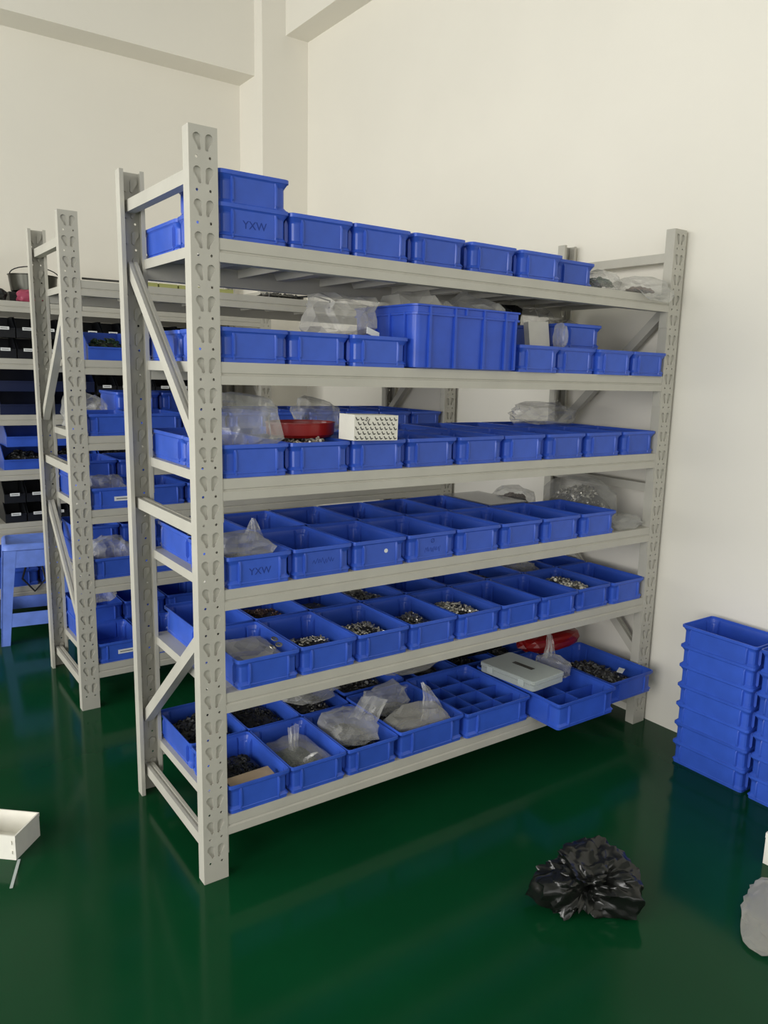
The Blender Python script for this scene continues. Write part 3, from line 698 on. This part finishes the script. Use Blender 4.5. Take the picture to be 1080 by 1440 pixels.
for i in range(5):
    pbin('wide', 'blue', .24, .26, .125, -.02+.25*i, Y3F, SH[3], f'{ORD[4-i]} open-fronted blue bin from side wall, fourth shelf, back wall rack', 'open-fronted blue bins on the back wall rack', False)
    heap(-.02+.25*i+.12, Y3F+.13, SH[3]+.006, f'black parts in {ORD[4-i]} open-fronted bin from side wall, fourth shelf, back wall rack', 'nut', 'dark', .19, .2, .085, 110, .03, 111)
for i in range(2):
    pbin('wide', 'blue', .24, .26, .125, .0+.25*i, Y3F, SH[3]+.1255, f'{["second", "first"][i]} upper open-fronted blue bin from side wall, back wall rack', 'open-fronted blue bins on the back wall rack', False)
for i in range(4):
    o = add_bin('mid', -.15+.285*i, Y3F, SH[5], f'{ORD[3-i]} blue tub from the side wall, bottom shelf, back wall rack', 'blue tubs on the back wall rack', m='blue')
    add_bin('mid', -.15+.285*i, Y3F, SH[5]+.095-.0112, f'{ORD[3-i]} upper blue tub from the side wall, bottom shelf, back wall rack', 'blue tubs on the back wall rack', m='blue')
obj('black_cable', MB().tube([(.02, Y3-.006, .36), (.05, Y3-.012, .30), (.03, Y3-.02, .24), (.09, Y3-.02, .16), (.15, Y3-.015, .22), (.13, Y3-.012, .33)], .006), 'black', None, (0,0,0), (0,0,0), 'black cable hanging in front of blue tubs behind the stool', 'cable')
# pot, pink packet, tools on top
def pot():
    R = empty('steel_pot', (.215, Y3+.20, SH[0]+.062), 0, 'dark steel pot with wire handle on back wall rack', 'pot')
    n = 36; lp = lambda r, z: [(r*math.cos(2*PI*i/n), r*math.sin(2*PI*i/n), z) for i in range(n)]
    obj('pot_wall', MB().loft([lp(.108, 0), lp(.115, .006), lp(.125, .088), lp(.129, .090), lp(.129, .094), lp(.122, .094), lp(.112, .008)]).mesh('pot_wall', 35), 'pot', R)
    obj('bail_handle', MB().tube([(-.126*math.cos(t), -.05, .088+.05*math.sin(t)) for t in [PI*i/14 for i in range(15)]], .003), 'black', R)
    obj('pot_base', MB().loft([lp(.09, -.006), lp(.108, 0)]), 'pot', R)
pot()
obj('flat_carton', MB().box((-.14, -.10, 0), (.14, .10, .053)).box((-.142, -.102, .038), (.142, .102, .0545)), 'dark', None, (.215, Y3+.20, SH[0]), (0,0,0), 'dark flat carton under the steel pot', 'carton')
bag(.165, Y3+.055, SH[0]+.0005, .13, .07, .07, 'pink film packet below the steel pot', 112, 'pink', 0, 'pink_packet', 'packet', amp=.25, box=(.07, .038, .075))
bag(0.0, Y3+.10, SH[0]+.0005, .12, .12, .075, 'dark crumpled packet beside the pink packet', 113, 'dark', 0, 'dark_packet', 'packet', amp=.3, box=(.062, .07, .08))

# ------------------------------------------------------------------ stool
def stool():
    R = empty('plastic_stool', (.045, 2.50, 0), math.radians(-8), 'pale blue plastic stool standing between the racks', 'stool')
    hb, ht, h = .175, .140, .52
    n = 6
    def lp(a, z, r=.03):
        P = []
        for k, (sx, sy) in enumerate(((1,1),(-1,1),(-1,-1),(1,-1))):
            for t in range(n):
                g = k*PI/2+t*PI/2/(n-1); P.append((sx*(a-r)+r*math.cos(g), sy*(a-r)+r*math.sin(g), z))
        return P
    obj('seat', MB().loft([lp(ht+.004, h-.030), lp(ht+.002, h-.012), lp(ht-.006, h-.002), lp(ht-.016, h), lp(ht-.022, h-.004)]).mesh('seat', 40), 'sky', R)
    hw = lambda z: hb+(ht-hb)*z/h
    for sx in (-1, 1):
        for sy in (-1, 1):
            mb = MB(); t = .006
            for ax in (0, 1):
                def prof(z, wd):
                    e = hw(z); a0, a1 = e, e-wd
                    if ax == 0: q = [(a0, e), (a1, e), (a1, e-t), (a0, e-t)]
                    else: q = [(e, a0), (e-t, a0), (e-t, a1), (e, a1)]
                    q = [(sx*x, sy*y, z) for x, y in q]
                    return q if sx*sy > 0 else q[::-1]
                mb.loft([prof(0, .042), prof(h*.5, .052), prof(h-.032, .064)])
            obj('leg', mb, 'sky', R)
    for k in range(4):
        for z0, z1, nm in ((.095, .165, 'stretcher'), (.40, .487, 'apron')):
            mb = MB(); e0, e1 = hw(z0), hw(z1)
            mb.loft([[(-e0+.04, -e0+.001, z0), (e0-.04, -e0+.001, z0), (e0-.04, -e0+.006, z0), (-e0+.04, -e0+.006, z0)],
                     [(-e1+.04, -e1+.001, z1), (e1-.04, -e1+.001, z1), (e1-.04, -e1+.006, z1), (-e1+.04, -e1+.006, z1)]])
            obj(nm, mb, 'sky', R, (0,0,0), (0,0,k*PI/2))
stool()

# ------------------------------------------------------------------ things on the floor
# black bag: two lobes of thin film
bag(.862, -.645, 0, .20, .18, .13, 'crumpled black plastic bag lying on the green floor', 121, 'blackbag', math.radians(-20), amp=.36, sub=5, facet=False,
    peaks=(((.35, .75, .8), .30, 5), ((-.95, -.1, -.1), .65, 7), ((.45, -.9, -.05), .45, 8), ((.9, -.1, .3), .2, 6), ((-.35, -.85, .1), -.55, 7)))
bag(1.262, -1.01, 0, .34, .22, .03, 'clear crumpled plastic bag lying on the green floor', 122, 'cloudy', math.radians(18), amp=.2, sub=4, sq=.9, facet=False,
    peaks=(((-.95, .2, 0), .25, 6), ((-.5, -.8, 0), .15, 6)))
obj('white_carton', MB().box((-.10, -.08, 0), (.10, .08, .10)).box((-.101, -.081, .085), (.101, .081, .101)), 'white', None, (1.545, -.905, 0), (0,0,.1), 'white carton beside the clear floor bag', 'carton')
def tray():
    a = math.atan2(.68, -.74)   # front side runs away from the right-hand corner
    R = empty('white_tray', (-.411, .411, 0), 0, 'open white cardboard tray box on the green floor', 'box')
    ux = Vector((-.74, .673, 0)); uy = Vector((.66, .75, 0)).normalized(); t = .003; Lx, Ly, h = .22, .125, .078
    T = Matrix(((ux.x, uy.x, 0, 0), (ux.y, uy.y, 0, 0), (0, 0, 1, 0), (0, 0, 0, 1)))
    def b(name, p, q):
        mb = MB().box(p, q, T); mb.f = [f[::-1] for f in mb.f]; obj(name, mb, 'white', R)
    b('tray_base', (0, 0, 0), (Lx, Ly, t))
    b('side', (0, 0, t), (Lx, t, h)); b('side', (0, Ly-t, t), (Lx, Ly, h)); b('side', (0, t, t), (t, Ly-t, h)); b('side', (Lx-t, t, t), (Lx, Ly-t, h))
    b('folded_edge', (-.0015, -.0015, h-.012), (Lx, 0, h)); b('folded_edge', (-.0015, 0, h-.012), (0, Ly, h))
    b('staple', (.010, -.003, .05), (.013, -.0015, .062)); b('staple', (.010, -.003, .02), (.013, 0, .030))
tray()
obj('glint_strip', MB().box((-.066, -.004, .0005), (.066, .004, .003)), 'milky', None, (-.425, .345, 0), (0, 0, math.atan2(.124, .041)), 'thin pale strip added for a glint on the floor beside the white tray', 'strip')  # added strip, stands in for light along the tray's reflected edge
